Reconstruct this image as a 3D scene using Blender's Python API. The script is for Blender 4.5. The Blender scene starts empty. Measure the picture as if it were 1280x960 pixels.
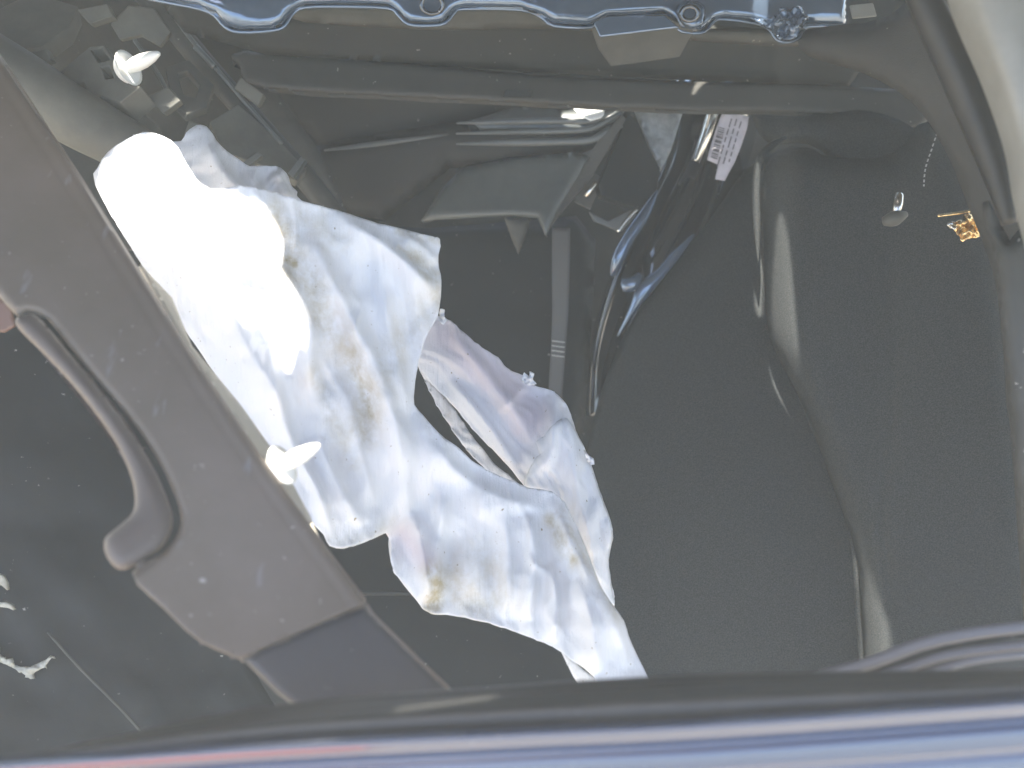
import bpy, bmesh, math, random
import numpy as np
from mathutils import Vector, Matrix, noise
from mathutils.geometry import delaunay_2d_cdt

random.seed(4)
scene = bpy.context.scene
R = math.radians
# ------------------------------------------------------------------ camera
CAM = Vector((0, 0, 1.45)); PITCH = R(35)
HF = R(55); T = math.tan(HF / 2)
cam_d = bpy.data.cameras.new('camera'); cam = bpy.data.objects.new('camera', cam_d)
scene.collection.objects.link(cam)
cam.location = CAM; cam.rotation_euler = (R(90) - PITCH, 0, 0)
cam_d.sensor_width = 36; cam_d.lens = 18 / T; cam_d.clip_start = 0.01; cam_d.clip_end = 500
cam_d.dof.use_dof = True; cam_d.dof.focus_distance = 0.86; cam_d.dof.aperture_fstop = 5.0
scene.camera = cam
FWD = Vector((0, math.cos(PITCH), -math.sin(PITCH)))
UPV = Vector((0, math.sin(PITCH), math.cos(PITCH)))
RGT = Vector((1, 0, 0))
# ------------------------------------------------------------------ sun and sky
SUN = (-0.16 * RGT + 0.70 * UPV - 0.62 * FWD).normalized()     # towards the sun
elev = math.asin(SUN.z); azim = math.atan2(SUN.x, SUN.y)
w = bpy.data.worlds.new('World'); scene.world = w; w.use_nodes = True
nt = w.node_tree; bg = nt.nodes['Background']
sky = nt.nodes.new('ShaderNodeTexSky'); sky.sky_type = 'NISHITA'; sky.sun_disc = False
sky.sun_elevation = elev; sky.sun_rotation = azim
sky.air_density = 1.0; sky.dust_density = 2.5
nt.links.new(sky.outputs[0], bg.inputs[0]); bg.inputs[1].default_value = 0.15
ld = bpy.data.lights.new('sun', 'SUN'); ld.energy = 5.0; ld.angle = R(0.5); ld.color = (1, .95, .87)
sun = bpy.data.objects.new('sun', ld); scene.collection.objects.link(sun)
sun.rotation_euler = SUN.to_track_quat('Z', 'Y').to_euler()
vs = scene.view_settings; vs.view_transform = 'Standard'; vs.look = 'None'; vs.gamma = 1
vs.use_curve_mapping = False; vs.exposure = 2.25
scene.render.engine = 'CYCLES'
scene.cycles.max_bounces = 8
scene.cycles.volume_bounces = 1

# ------------------------------------------------------------------ helpers
def P(px, py, d):
    """the point d metres along the view axis that shows at photo pixel px, py"""
    x = (px - 640) / 640 * T * d; y = (480 - py) / 640 * T * d
    return CAM + RGT * x + UPV * y + FWD * d

def mat(name, col, rough=.5, metal=0, spec=.5, coat=0, bump=None, mottle=None, trans=0, sheen=0):
    """bump=(scale, strength, dist)  mottle=(scale, colour2, amount)"""
    m = bpy.data.materials.new(name); m.use_nodes = True
    n = m.node_tree.nodes; l = m.node_tree.links; b = n['Principled BSDF']
    b.inputs['Base Color'].default_value = (*col, 1); b.inputs['Roughness'].default_value = rough
    b.inputs['Metallic'].default_value = metal; b.inputs['Specular IOR Level'].default_value = spec
    b.inputs['Coat Weight'].default_value = coat; b.inputs['Coat Roughness'].default_value = .04
    b.inputs['Sheen Weight'].default_value = sheen
    tc = n.new('ShaderNodeTexCoord')
    if bump:
        no = n.new('ShaderNodeTexNoise'); no.inputs['Scale'].default_value = bump[0]; no.inputs['Detail'].default_value = 4
        bp = n.new('ShaderNodeBump'); bp.inputs['Strength'].default_value = bump[1]; bp.inputs['Distance'].default_value = bump[2]
        l.new(tc.outputs['Object'], no.inputs['Vector']); l.new(no.outputs['Fac'], bp.inputs['Height'])
        l.new(bp.outputs[0], b.inputs['Normal'])
    if mottle:
        no = n.new('ShaderNodeTexNoise'); no.inputs['Scale'].default_value = mottle[0]; no.inputs['Detail'].default_value = 6
        no.inputs['Roughness'].default_value = .65
        rp = n.new('ShaderNodeValToRGB'); rp.color_ramp.elements[0].position = .38; rp.color_ramp.elements[1].position = .68
        rp.color_ramp.elements[0].color = (*col, 1)
        c2 = mottle[1]; a = mottle[2]
        rp.color_ramp.elements[1].color = tuple(col[i] * (1 - a) + c2[i] * a for i in range(3)) + (1,)
        l.new(tc.outputs['Object'], no.inputs['Vector']); l.new(no.outputs['Fac'], rp.inputs[0])
        l.new(rp.outputs[0], b.inputs['Base Color'])
        mr = n.new('ShaderNodeMapRange'); mr.inputs[3].default_value = rough * .85; mr.inputs[4].default_value = min(1, rough * 1.25)
        l.new(no.outputs['Fac'], mr.inputs[0]); l.new(mr.outputs[0], b.inputs['Roughness'])
    return m

def speckle(m, scale, thr, col, stretch=(1, 1, 1)):
    """scratches / dust specks over the base colour"""
    n = m.node_tree.nodes; l = m.node_tree.links; b = n['Principled BSDF']
    tc = n.new('ShaderNodeTexCoord'); mp = n.new('ShaderNodeMapping'); mp.inputs['Scale'].default_value = stretch
    no = n.new('ShaderNodeTexNoise'); no.inputs['Scale'].default_value = scale; no.inputs['Detail'].default_value = 3
    rp = n.new('ShaderNodeValToRGB'); rp.color_ramp.elements[0].position = thr; rp.color_ramp.elements[1].position = min(1, thr + .06)
    mx = n.new('ShaderNodeMix'); mx.data_type = 'RGBA'; mx.inputs['B'].default_value = (*col, 1)
    l.new(tc.outputs['Object'], mp.inputs[0]); l.new(mp.outputs[0], no.inputs['Vector']); l.new(no.outputs['Fac'], rp.inputs[0])
    l.new(rp.outputs[0], mx.inputs['Factor'])
    src = b.inputs['Base Color']
    if src.is_linked: l.new(src.links[0].from_socket, mx.inputs['A'])
    else: mx.inputs['A'].default_value = src.default_value
    l.new(mx.outputs['Result'], b.inputs['Base Color'])
    return m

M = {}
M['trim'] = speckle(mat('taupe_plastic', (.142, .116, .089), .55, spec=.35, bump=(900, .12, .0005), mottle=(9, (.19, .152, .125), .8)), 38, .735, (.42, .40, .36), (1, 2.2, .7))
M['handle'] = mat('taupe_handle_plastic', (.130, .106, .090), .55, spec=.35, bump=(900, .08, .0005))
M['trim_low'] = mat('grey_lower_plastic', (.065, .062, .064), .45, spec=.45, bump=(900, .1, .0005), mottle=(14, (.085, .082, .08), .7))
M['black'] = mat('black_plastic', (.014, .0155, .0155), .65, spec=.3, bump=(700, .15, .0006), mottle=(10, (.024, .024, .023), .8))
M['dark'] = mat('dark_carpet', (.014, .015, .015), .9, spec=.2, bump=(600, .5, .002), mottle=(16, (.026, .026, .025), .8))
M['grey'] = mat('dusty_grey_plastic', (.052, .051, .045), .65, spec=.3, bump=(300, .15, .0008), mottle=(18, (.085, .082, .07), .8))
M['bracket'] = mat('haze_paled_bracket', (.095, .092, .078), .6, spec=.3, bump=(200, .2, .001), mottle=(22, (.14, .135, .11), .8))  # plastic paled so its colour carries the haze and glare
M['reflection_strip'] = mat('satin_reflection_strip', (.12, .12, .13), .35, spec=.5, bump=(300, .05, .0005))  # pale satin for the reflections built as strips
M['beam'] = mat('dusty_beam_plastic', (.058, .055, .048), .65, spec=.3, bump=(300, .1, .0006), mottle=(10, (.045, .043, .038), .8))
M['teal'] = mat('satin_grey_plastic', (.055, .062, .060), .4, spec=.6, bump=(500, .06, .0004), mottle=(12, (.11, .115, .105), .7))
M['seat'] = mat('black_seat_fabric', (.015, .018, .019), 1.0, spec=.1, sheen=0, bump=(1500, .8, .0012), mottle=(900, (.07, .07, .066), .8))
M['header'] = mat('dull_dark_trim', (.024, .0255, .0245), .75, spec=.25, bump=(300, .1, .0008), mottle=(9, (.036, .035, .030), .8))
M['rubber'] = mat('black_rubber', (.02, .02, .019), .45, spec=.4, bump=(500, .1, .0006), mottle=(25, (.04, .038, .032), .6))
M['paint'] = mat('dark_blue_paint', (.035, .05, .095), .16, metal=.28, spec=.6, coat=1, bump=(25, .02, .001))
M['paint_in'] = mat('blue_painted_steel', (.10, .14, .20), .14, metal=.5, spec=.6, coat=1, bump=(60, .04, .002))
M['gloss'] = mat('gloss_black_paint', (.010, .011, .013), .08, spec=.7, coat=1, bump=(60, .08, .002))
M['chrome'] = mat('bright_steel', (.65, .62, .56), .22, metal=1, bump=(200, .2, .001))
M['gold'] = mat('yellow_zinc_steel', (.75, .52, .25), .22, metal=1, bump=(250, .4, .002))
M['nylon'] = mat('white_nylon', (.78, .77, .72), .35, spec=.5)
M['paper'] = mat('label_paper', (.55, .52, .56), .6, mottle=(60, (.40, .38, .40), .7))
M['ink'] = mat('label_ink', (.09, .085, .09), .6)
M['cream'] = mat('cream_foam', (.42, .40, .33), .8, bump=(200, .6, .003), mottle=(60, (.2, .19, .15), .8))
M['pillar'] = mat('pale_grey_trim', (.25, .245, .22), .48, spec=.5, bump=(300, .06, .0006), mottle=(7, (.15, .148, .13), .9))
M['liner'] = mat('grey_headliner', (.045, .045, .041), .85, bump=(900, .3, .001), mottle=(7, (.05, .05, .048), .8))
M['thread'] = mat('pale_thread', (.3, .3, .29), .8)
M['belt'] = mat('belt_webbing', (.05, .05, .05), .6, bump=(800, .5, .001))
M['ground'] = mat('dry_ground', (.30, .26, .20), .9, bump=(20, .5, .01), mottle=(1.5, (.22, .20, .16), .8))
M['orange'] = mat('orange_plastic', (.75, .13, .01), .45)

for k_ in ('black', 'dark', 'header', 'beam', 'grey', 'liner', 'handle', 'trim_low', 'gloss'):
    speckle(M[k_], 150, .715, (.28, .27, .24))
speckle(M['rubber'], 420, .72, (.16, .155, .14)); speckle(M['paint'], 500, .74, (.40, .38, .33))
speckle(M['trim'], 210, .70, (.30, .27, .24)); speckle(M['trim'], 26, .66, (.20, .18, .165), (3, 1, .6))
def obj(name, me, m, parent=None, tagv=None):
    o = bpy.data.objects.new(name, me); scene.collection.objects.link(o)
    if m: me.materials.append(m)
    if parent:
        o.parent = parent
        me.transform(Matrix.Translation(-world_loc(parent)))
    return o
LOC = {}
def world_loc(o): return LOC.get(o.name, Vector((0, 0, 0)))
def thing(name, label, cat, loc, group=None):
    o = bpy.data.objects.new(name, None); scene.collection.objects.link(o); o.location = loc
    o.empty_display_size = .05
    LOC[o.name] = Vector(loc); tag(o, label, cat, group); return o
def tag(o, label=None, cat=None, group=None, kind=None):
    if label: o['label'] = label
    if cat: o['category'] = cat
    if group: o['group'] = group
    if kind: o['kind'] = kind
    return o

def smoothpoly(pts, n=4, closed=True):
    N = len(pts); out = []
    rng = range(N) if closed else range(N - 1)
    for i in rng:
        g = lambda k: np.array(pts[k % N] if closed else pts[max(0, min(N - 1, k))], float)
        p0, p1, p2, p3 = g(i - 1), g(i), g(i + 1), g(i + 2)
        for k in range(n):
            t = k / n
            out.append(tuple(.5 * ((2 * p1) + (-p0 + p2) * t + (2 * p0 - 5 * p1 + 4 * p2 - p3) * t * t + (-p0 + 3 * p1 - 3 * p2 + p3) * t ** 3)))
    if not closed: out.append(tuple(pts[-1]))
    return out

def seg_dist(pts, poly, closed=True):
    """distance of each point to a polyline, and the signed side"""
    pts = np.asarray(pts, float); poly = np.asarray(poly, float)
    a = poly if closed else poly[:-1]; b = np.roll(poly, -1, 0) if closed else poly[1:]
    best = np.full(len(pts), 1e9); side = np.zeros(len(pts)); tt = np.zeros(len(pts))
    for i, (p, q) in enumerate(zip(a, b)):
        d = q - p; L = (d * d).sum() + 1e-12
        t = np.clip(((pts - p) @ d) / L, 0, 1)
        v = pts - (p + t[:, None] * d); ds = np.sqrt((v * v).sum(1))
        s = np.sign(d[0] * v[:, 1] - d[1] * v[:, 0])
        m = ds < best
        best[m] = ds[m]; side[m] = s[m]; tt[m] = (i + t[m]) / len(a)
    return best, side, tt

def inside(pts, poly):
    pts = np.asarray(pts, float); poly = np.asarray(poly, float)
    r = np.zeros(len(pts), bool); j = len(poly) - 1
    for i in range(len(poly)):
        xi, yi = poly[i]; xj, yj = poly[j]
        if yi != yj:
            c = ((yi > pts[:, 1]) != (yj > pts[:, 1])) & (pts[:, 0] < (xj - xi) * (pts[:, 1] - yi) / (yj - yi) + xi)
            r ^= c
        j = i
    return r

def tri_poly(poly, step, holes=()):
    """triangulate a polygon with an inner grid -> (pts Nx2, tris)"""
    allp = []; edges = []
    for q in [poly] + list(holes):
        if step:
            qq = []
            for i in range(len(q)):
                a = np.array(q[i], float); b = np.array(q[(i + 1) % len(q)], float)
                k = max(1, int(round(np.hypot(*(b - a)) / step)))
                for j in range(k): qq.append(tuple(a + (b - a) * j / k))
            q = qq
        s = len(allp); allp += [tuple(v) for v in q]
        edges += [(s + i, s + (i + 1) % len(q)) for i in range(len(q))]
    if step:
        A = np.array(poly, float); x0, y0 = A.min(0); x1, y1 = A.max(0)
        g = []; r = 0; y = y0 + step * .5
        while y < y1:
            x = x0 + (step * .5 if r % 2 else 0)
            while x < x1: g.append((x, y)); x += step
            y += step * .87; r += 1
        g = np.array(g)
        k = inside(g, poly) & (seg_dist(g, poly)[0] > step * .4)
        for h in holes: k &= ~inside(g, h) & (seg_dist(g, h)[0] > step * .4)
        allp += [tuple(v) for v in g[k]]
    vs_, _, fs, *_ = delaunay_2d_cdt([Vector(v) for v in allp], edges, [], 0, 1e-7)
    V = np.array([tuple(v) for v in vs_]); F = np.array([list(f) for f in fs])
    c = V[F].mean(1); k = inside(c, poly)
    for h in holes: k &= ~inside(c, h)
    return V, F[k]

def sheet(name, poly, depth, m, parent=None, step=8, thick=.003, edge=None, sm=0, holes=(), bevel=0, fn=None, attr=None):
    """solid sheet whose outline shows at poly; depth is a number, a plane through three
    (px,py,d) points, or a function of arrays; edge=(px width, metres) rounds it back"""
    if sm: poly = smoothpoly(poly, sm)
    V, F = tri_poly(poly, step, holes)
    if callable(depth): D = depth(V[:, 0], V[:, 1])
    elif isinstance(depth, (list, tuple)):
        A = np.array([[a[0], a[1], 1] for a in depth], float); b = np.array([1 / a[2] for a in depth])
        k = np.linalg.lstsq(A, b, rcond=None)[0]; D = 1 / (V @ k[:2] + k[2])   # a true plane in space
    else: D = np.full(len(V), float(depth))
    if edge:
        ds = seg_dist(V, poly)[0]
        u = np.clip(1 - ds / edge[0], 0, 1); D = D + edge[1] * (1 - np.sqrt(np.maximum(0, 1 - u * u * .999)))
    if fn: D = D + fn(V[:, 0], V[:, 1])
    co = [P(x, y, d) for (x, y), d in zip(V, D)]
    me = bpy.data.meshes.new(name)
    # normals towards the camera
    a, b, c = (co[i] for i in F[0]); nrm = (b - a).cross(c - a)
    FF = F if nrm.dot(CAM - a) > 0 else F[:, ::-1]
    me.from_pydata([tuple(v) for v in co], [], FF.tolist()); me.update()
    me.shade_smooth()
    if attr is not None:
        for an, av in attr(V[:, 0], V[:, 1]).items():
            at = me.attributes.new(an, 'FLOAT', 'POINT'); at.data.foreach_set('value', av.astype(np.float32))
    o = obj(name, me, m, parent)
    if thick:
        s = o.modifiers.new('s', 'SOLIDIFY'); s.thickness = thick; s.offset = -1
    if bevel:
        bv = o.modifiers.new('b', 'BEVEL'); bv.width = bevel; bv.segments = 2; bv.limit_method = 'ANGLE'; bv.angle_limit = R(50)
        me.shade_smooth()
        wn = o.modifiers.new('w', 'WEIGHTED_NORMAL')
    return o

def flat(o):
    for p in o.data.polygons: p.use_smooth = False
    return o

def slab(name, poly, depth, m, parent=None, thick=.02, bevel=.0015, holes=()):
    o = sheet(name, poly, depth, m, parent, step=0, thick=thick, bevel=bevel, holes=holes); return flat(o)

def tube(name, pts, r, m, parent=None, sm=4, seg=10, flatten=1.0, caps=True):
    """pts (px,py,d); r metres (number or one per point)"""
    rr = r if isinstance(r, (list, tuple)) else [r] * len(pts)
    q = [(*p, x) for p, x in zip(pts, rr)]
    if sm and len(q) > 2:
        q = smoothpoly(q, sm, closed=False)
    C = [P(*p[:3]) for p in q]; bm = bmesh.new(); rings = []
    for i, c in enumerate(C):
        d = (C[min(i + 1, len(C) - 1)] - C[max(i - 1, 0)]).normalized()
        v = (CAM - c).normalized(); s = d.cross(v).normalized(); u = s.cross(d).normalized()
        rings.append([bm.verts.new(c + (s * math.cos(a) + u * math.sin(a) * flatten) * q[i][3]) for a in [2 * math.pi * k / seg for k in range(seg)]])
    for a, b in zip(rings, rings[1:]):
        for k in range(seg): bm.faces.new((a[k], a[(k + 1) % seg], b[(k + 1) % seg], b[k]))
    if caps: bm.faces.new(rings[0][::-1]); bm.faces.new(rings[-1])
    bmesh.ops.recalc_face_normals(bm, faces=bm.faces)
    me = bpy.data.meshes.new(name); bm.to_mesh(me); bm.free(); me.shade_smooth()
    return obj(name, me, m, parent)

def fbm(x, y, s, seed=0, oct_=3):
    return np.array([noise.fractal(Vector((a / s, b / s, seed * 7.31)), 1.0, 2.0, oct_) for a, b in zip(x, y)])

# ------------------------------------------------------------------ ground
bm = bmesh.new(); bmesh.ops.create_grid(bm, x_segments=90, y_segments=90, size=11.0)
for v in bm.verts: v.co.z = .015 * noise.noise(v.co * 1.3)
me = bpy.data.meshes.new('ground'); bm.to_mesh(me); bm.free(); me.shade_smooth()
tag(obj('ground', me, M['ground']), kind='structure')

ob = thing('plastic_board', 'flat orange plastic board lying on the ground beside the car', 'board', (-.62, -.85, .02))
bm = bmesh.new(); bmesh.ops.create_cube(bm, size=1); bmesh.ops.scale(bm, vec=(.8, .22, .03), verts=bm.verts); bmesh.ops.bevel(bm, geom=bm.edges[:], offset=.006, segments=2, affect='EDGES')
me = bpy.data.meshes.new('panel'); bm.to_mesh(me); bm.free(); me.materials.append(M['orange']); o = bpy.data.objects.new('panel', me); scene.collection.objects.link(o); o.parent = ob; o.location.z = .015
# ------------------------------------------------------------------ car body
car = thing('stripped_car', 'dark blue stripped car body around the open window', 'car', (0, .6, .05))

# cabin shell behind everything
def dfloor(x, y): return 1.45 - .12 * (y - 480) / 480 + .10 * ((x - 640) / 640) ** 2
sheet('cabin_floor', [(-260, -160), (1540, -160), (1540, 1160), (-260, 1160)], dfloor, M['dark'], car, step=40, thick=.02,
      fn=lambda x, y: .02 * fbm(x, y, 180, 3))

# painted outer body below the window: a rolled edge that runs on down as the door skin
def strip(name, rows, m, parent, sm=8, thick=0):
    """rows: list of polylines (px,py,d) of equal length -> lofted surface, smooth"""
    rows = [smoothpoly(r_, sm, closed=False) for r_ in rows]
    cols = [smoothpoly([r_[i] for r_ in rows], 5, closed=False) for i in range(len(rows[0]))]
    n, k = len(cols), len(cols[0])
    co = [tuple(P(*p)) for c_ in cols for p in c_]
    fs = [(i * k + j, (i + 1) * k + j, (i + 1) * k + j + 1, i * k + j + 1) for i in range(n - 1) for j in range(k - 1)]
    me = bpy.data.meshes.new(name); me.from_pydata(co, [], fs); me.update()
    p = me.polygons[0]
    if p.normal.dot(CAM - p.center) < 0: me.flip_normals()
    me.shade_smooth(); o = obj(name, me, m, parent)
    if thick:
        s = o.modifiers.new('s', 'SOLIDIFY'); s.thickness = thick; s.offset = -1
    return o
X = [-160, 0, 330, 640, 900, 1280, 1440]
def line(ys, d): return [(x, y, d) for x, y in zip(X, ys)]
yp = [956, 948, 925, 909, 896, 869, 855]
def off(o_, d): return line([y + o_ for y in yp], d)
strip('door_skin', [off(o_, d_) for o_, d_ in ((-2, .4345), (0, .4315), (4, .4268), (9, .4236), (13, .4232), (20, .4248), (30, .4276), (34, .4283), (38, .4276), (43, .4259), (50, .4258), (64, .4264), (68, .4271), (73, .4276), (77, .4270), (82, .4268), (110, .4276), (180, .430), (300, .435))], M['paint'], car, thick=.001)
# window seal
ys = [975, 955, 889, 862, 848, 842, 842]
def blend(t, o_, d): return [(x, a * (1 - t) + b * t + o_, d) for x, a, b in zip(X, ys, yp)]
seal = strip('window_seal', [blend(0, 3, .475), blend(0, 0, .462), blend(0, 3, .455), blend(.12, 2, .452), blend(.22, 3, .446), blend(.3, 4, .443), blend(.6, 0, .437), blend(.9, 0, .437), blend(1.0, 3, .444)], M['rubber'], car, thick=.002)
# curved reflections at lower right, built as pale solid strips
for n_, (pts, r_) in enumerate([
    ([(1010, 850, .52), (1090, 828, .52), (1150, 806, .52), (1210, 793, .52), (1280, 784, .52), (1360, 776, .52)], .0032),
    ([(1050, 858, .51), (1130, 836, .51), (1190, 818, .51), (1280, 807, .51), (1360, 800, .51)], .0022),
    ([(1090, 862, .505), (1165, 840, .505), (1220, 825, .505), (1280, 818, .505), (1360, 812, .505)], .0020)]):
    tube('sill_reflection', pts, r_, M['reflection_strip'], car, flatten=.6)
sheet('sill_cover', [(1000, 862), (1090, 833), (1150, 812), (1210, 799), (1280, 791), (1400, 783), (1400, 900), (1000, 900)], .53, M['rubber'], car, step=12, thick=.01)

# top: painted flange with scalloped lower edge
fl = [(120, -60), (180, -4), (215, 3), (250, 10), (268, 18), (282, 33), (300, 39), (340, 37), (356, 31), (366, 16), (382, 8), (430, 7), (485, 9), (497, 17), (510, 29), (535, 31), (556, 28), (568, 15), (580, 10), (650, 11), (676, 20), (692, 31), (738, 33), (760, 22), (830, 18), (838, 22), (848, 36), (862, 40), (880, 39), (892, 26), (905, 23), (945, 28), (962, 36), (970, 48), (984, 52), (1000, 46), (1010, 32), (1060, 34), (1062, -60)]
def flD(x, y): return .80 + .15 * max(0, min(1.1, (x - 200) / 900)) ** 1.3
flange = sheet('upper_flange', fl, lambda x, y: np.array([flD(a, b) for a, b in zip(x, y)]), M['paint_in'], car, step=5, thick=.002, edge=(12, .014),
      fn=lambda x, y: .006 * np.sin(x / 60.) * np.exp(-((y - 5) / 30.) ** 2) + .002 * fbm(x, y, 45, 5))
tube('flange_lip', [(x, y + 1, flD(x, y) + .012) for x, y in fl[1:-1]], .0016, M['chrome'] if 0 else M['paint_in'], car, sm=3, seg=8)
# plugs and holes in the flange
def ring(name, px, py, d, r1, r2, m, parent, tilt=(0, 0)):
    bm = bmesh.new(); c = P(px, py, d); v = (CAM - c).normalized(); q = v.to_track_quat('Z', 'Y').to_matrix()
    mr, cr = (r1 + r2) / 2, (r1 - r2) / 2; n1, n2 = 24, 8; vsx = []
    for i in range(n1):
        a = 2 * math.pi * i / n1
        vsx.append([bm.verts.new(c + q @ Vector(((mr + cr * math.cos(b)) * math.cos(a), (mr + cr * math.cos(b)) * math.sin(a) * .8, cr * math.sin(b) * .6))) for b in [2 * math.pi * k / n2 for k in range(n2)]])
    for i in range(n1):
        for k in range(n2): bm.faces.new((vsx[i][k], vsx[(i + 1) % n1][k], vsx[(i + 1) % n1][(k + 1) % n2], vsx[i][(k + 1) % n2]))
    bmesh.ops.recalc_face_normals(bm, faces=bm.faces)
    me = bpy.data.meshes.new(name); bm.to_mesh(me); bm.free(); me.shade_smooth(); return obj(name, me, m, parent)
ring('hole_rim', 540, 6, flD(540, 0) - .010, .011, .007, M['gloss'], car)
ring('hole_rim', 862, 17, flD(862, 0) - .012, .010, .005, M['gloss'], car)
sheet('flange_plug', smoothpoly([(845, 14), (850, 3), (865, 0), (880, 6), (882, 20), (876, 34), (856, 34)], 2), flD(862, 0) - .008, M['paint_in'], car, step=4, thick=.003, edge=(8, .006))
# crumpled bit of flange by the hole
def crumple(name, poly, d, m, parent, amp, sc=12):
    return sheet(name, poly, d, m, parent, step=3, thick=.0015, fn=lambda x, y: amp * fbm(x, y, sc, 9, 3))
crumple('crumpled_tab', [(940, 22), (962, 24), (978, 10), (1000, 8), (1012, 22), (1002, 34), (996, 48), (975, 50), (962, 38)], flD(975, 0) - .012, M['paint_in'], car, .02)
slab('flange_tab', [(1062, 6), (1092, 3), (1097, 20), (1066, 23)], .93, M['pillar'], car, .003)

# sloping header plate below the flange and the long crossbeam
sheet('header_plate', [(150, -60), (300, 20), (700, 20), (1030, 40), (1090, 70), (1060, 110), (700, 92), (330, 68), (230, 40)], [(200, 0, .93), (1000, 0, 1.03), (600, 100, 1.04)], M['header'], car, step=10, thick=.004, edge=(8, .006), fn=lambda x, y: .002 * fbm(x, y, 120, 8))
sheet('header_flange', [(360, 4), (700, 6), (740, 30), (1010, 40), (1030, 58), (900, 54), (700, 36), (560, 38), (380, 28)], [(400, 0, .89), (1000, 40, .985), (700, 60, .955)], M['grey'], car, step=8, thick=.003, edge=(5, .004), sm=2)
sheet('crossbeam', [(305, 64), (500, 78), (650, 92), (800, 100), (960, 104), (1060, 108), (1150, 118), (1150, 160), (1040, 142), (840, 138), (680, 130), (520, 122), (330, 110), (300, 84)], [(300, 80, .99), (1000, 120, 1.06), (650, 140, 1.01)], M['beam'], car, step=4, thick=.02, edge=(9, .006), fn=lambda x, y: .001 * fbm(x, y, 80, 2), sm=3)
slab('beam_notch_plate', [(632, 112), (666, 113), (664, 122), (628, 121)], 1.008, M['black'], car, .002)
# folded bracket hanging off the flange
slab('folded_bracket', [(738, 34), (760, 22), (832, 20), (868, 38), (850, 72), (764, 84), (748, 62)], [(738, 34, .905), (860, 30, .905), (780, 84, .935)], M['grey'], car, .004)
slab('folded_bracket_lip', [(742, 28), (760, 20), (832, 19), (850, 34), (750, 46)], .872, M['paint_in'], car, .003)

# ---- right-hand pillar and headliner
sheet('headliner', [(1000, 40), (1060, 30), (1110, 20), (1330, -60), (1400, 620), (1345, 640), (1268, 560), (1252, 400), (1238, 330), (1212, 262), (1180, 185), (1140, 128), (1080, 92), (1010, 70)], [(1000, 60, .92), (1280, 0, .75), (1280, 500, .75)], M['liner'], car, step=14, thick=.006, edge=(30, .03), sm=3, fn=lambda x, y: .004 * fbm(x, y, 60, 6))
sheet('door_edge_trim', [(1236, 250), (1262, 300), (1330, 300), (1340, 1000), (1290, 1000), (1278, 760), (1262, 520), (1250, 400)], .68, M['liner'], car, step=12, thick=.01, edge=(18, .02), sm=2)
strip('pillar_cover', [[(1170, -60, .60), (1190, 20, .60), (1228, 110, .60), (1255, 190, .60), (1268, 260, .60), (1300, 380, .60)],
      [(1186, -60, .585), (1206, 20, .585), (1243, 110, .585), (1266, 190, .585), (1278, 250, .585), (1310, 360, .585)],
      [(1215, -60, .57), (1236, 20, .57), (1268, 110, .57), (1292, 190, .57), (1303, 250, .57), (1335, 350, .57)],
      [(1262, -60, .57), (1285, 20, .57), (1320, 110, .57), (1345, 190, .57), (1355, 250, .57), (1385, 350, .57)],
      [(1340, -60, .60), (1360, 20, .60), (1390, 110, .60), (1410, 190, .60), (1420, 250, .60), (1440, 350, .60)]], M['pillar'], car, thick=.003)
tube('pillar_seal', [(1128, -60, .66), (1160, 10, .66), (1195, 85, .66), (1226, 160, .66), (1250, 232, .66), (1262, 280, .66)], [.009, .011, .012, .011, .008, .005], M['rubber'], car)

# ---- gloss black sill / pillar in the door gap, its sky glints built as paler blue rolls
strip('door_jamb', [[(835, 100, 1.2), (828, 190, 1.2), (800, 262, 1.2), (762, 345, 1.2), (735, 440, 1.22), (728, 520, 1.25)],
      [(850, 100, 1.165), (838, 190, 1.165), (808, 262, 1.165), (770, 345, 1.165), (743, 440, 1.19), (736, 520, 1.2)],
      [(868, 100, 1.18), (862, 190, 1.18), (830, 262, 1.18), (792, 345, 1.18), (760, 440, 1.2), (748, 520, 1.2)],
      [(900, 100, 1.18), (890, 190, 1.18), (862, 270, 1.18), (820, 350, 1.18), (778, 440, 1.2), (760, 520, 1.2)],
      [(930, 100, 1.15), (910, 200, 1.15), (880, 285, 1.15), (833, 352, 1.15), (790, 430, 1.18), (768, 520, 1.19)],
      [(960, 100, 1.2), (935, 205, 1.2), (897, 295, 1.2), (850, 362, 1.2), (803, 435, 1.2), (778, 520, 1.2)]], M['gloss'], car, thick=.004)
for pts in ([(822, 236, 1.150), (806, 268, 1.147), (786, 298, 1.147), (772, 325, 1.15), (764, 345, 1.155)],
            [(868, 292, 1.140), (846, 318, 1.136), (826, 342, 1.134), (806, 362, 1.136), (788, 392, 1.14), (772, 420, 1.15)]):
    tube('jamb_sky_glint', pts, [.002, .007, .008, .008, .002] if len(pts) == 5 else [.002, .006, .007, .010, .004, .0015], M['paint_in'], car, seg=14)
tube('jamb_glint_lump', [(780, 357, 1.13), (792, 354, 1.125), (800, 344, 1.13)], [.009, .008, .005], M['paint_in'], car)  # one more sky glint, built as a small blue lump
strip('striker_plate', [[(884, 134, 1.10), (876, 165, 1.10), (864, 200, 1.10)], [(890, 134, 1.093), (882, 165, 1.093), (869, 201, 1.093)], [(900, 136, 1.10), (890, 168, 1.10), (874, 204, 1.10)]], M['chrome'], car, thick=.002)
sheet('quarter_metal', [(790, 132), (856, 132), (846, 165), (838, 190), (826, 214), (810, 180)], 1.155, mat('scratched_grey_steel', (.26, .27, .26), .35, metal=.5, bump=(60, .6, .004), mottle=(50, (.5, .5, .48), .8)), car, step=6, thick=.003)
slab('gusset', [(785, 140), (800, 160), (826, 212), (822, 236), (800, 262), (752, 244), (748, 232), (768, 184)], [(785, 140, 1.14), (826, 212, 1.14), (750, 240, 1.10)], M['black'], car, .01)

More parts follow.
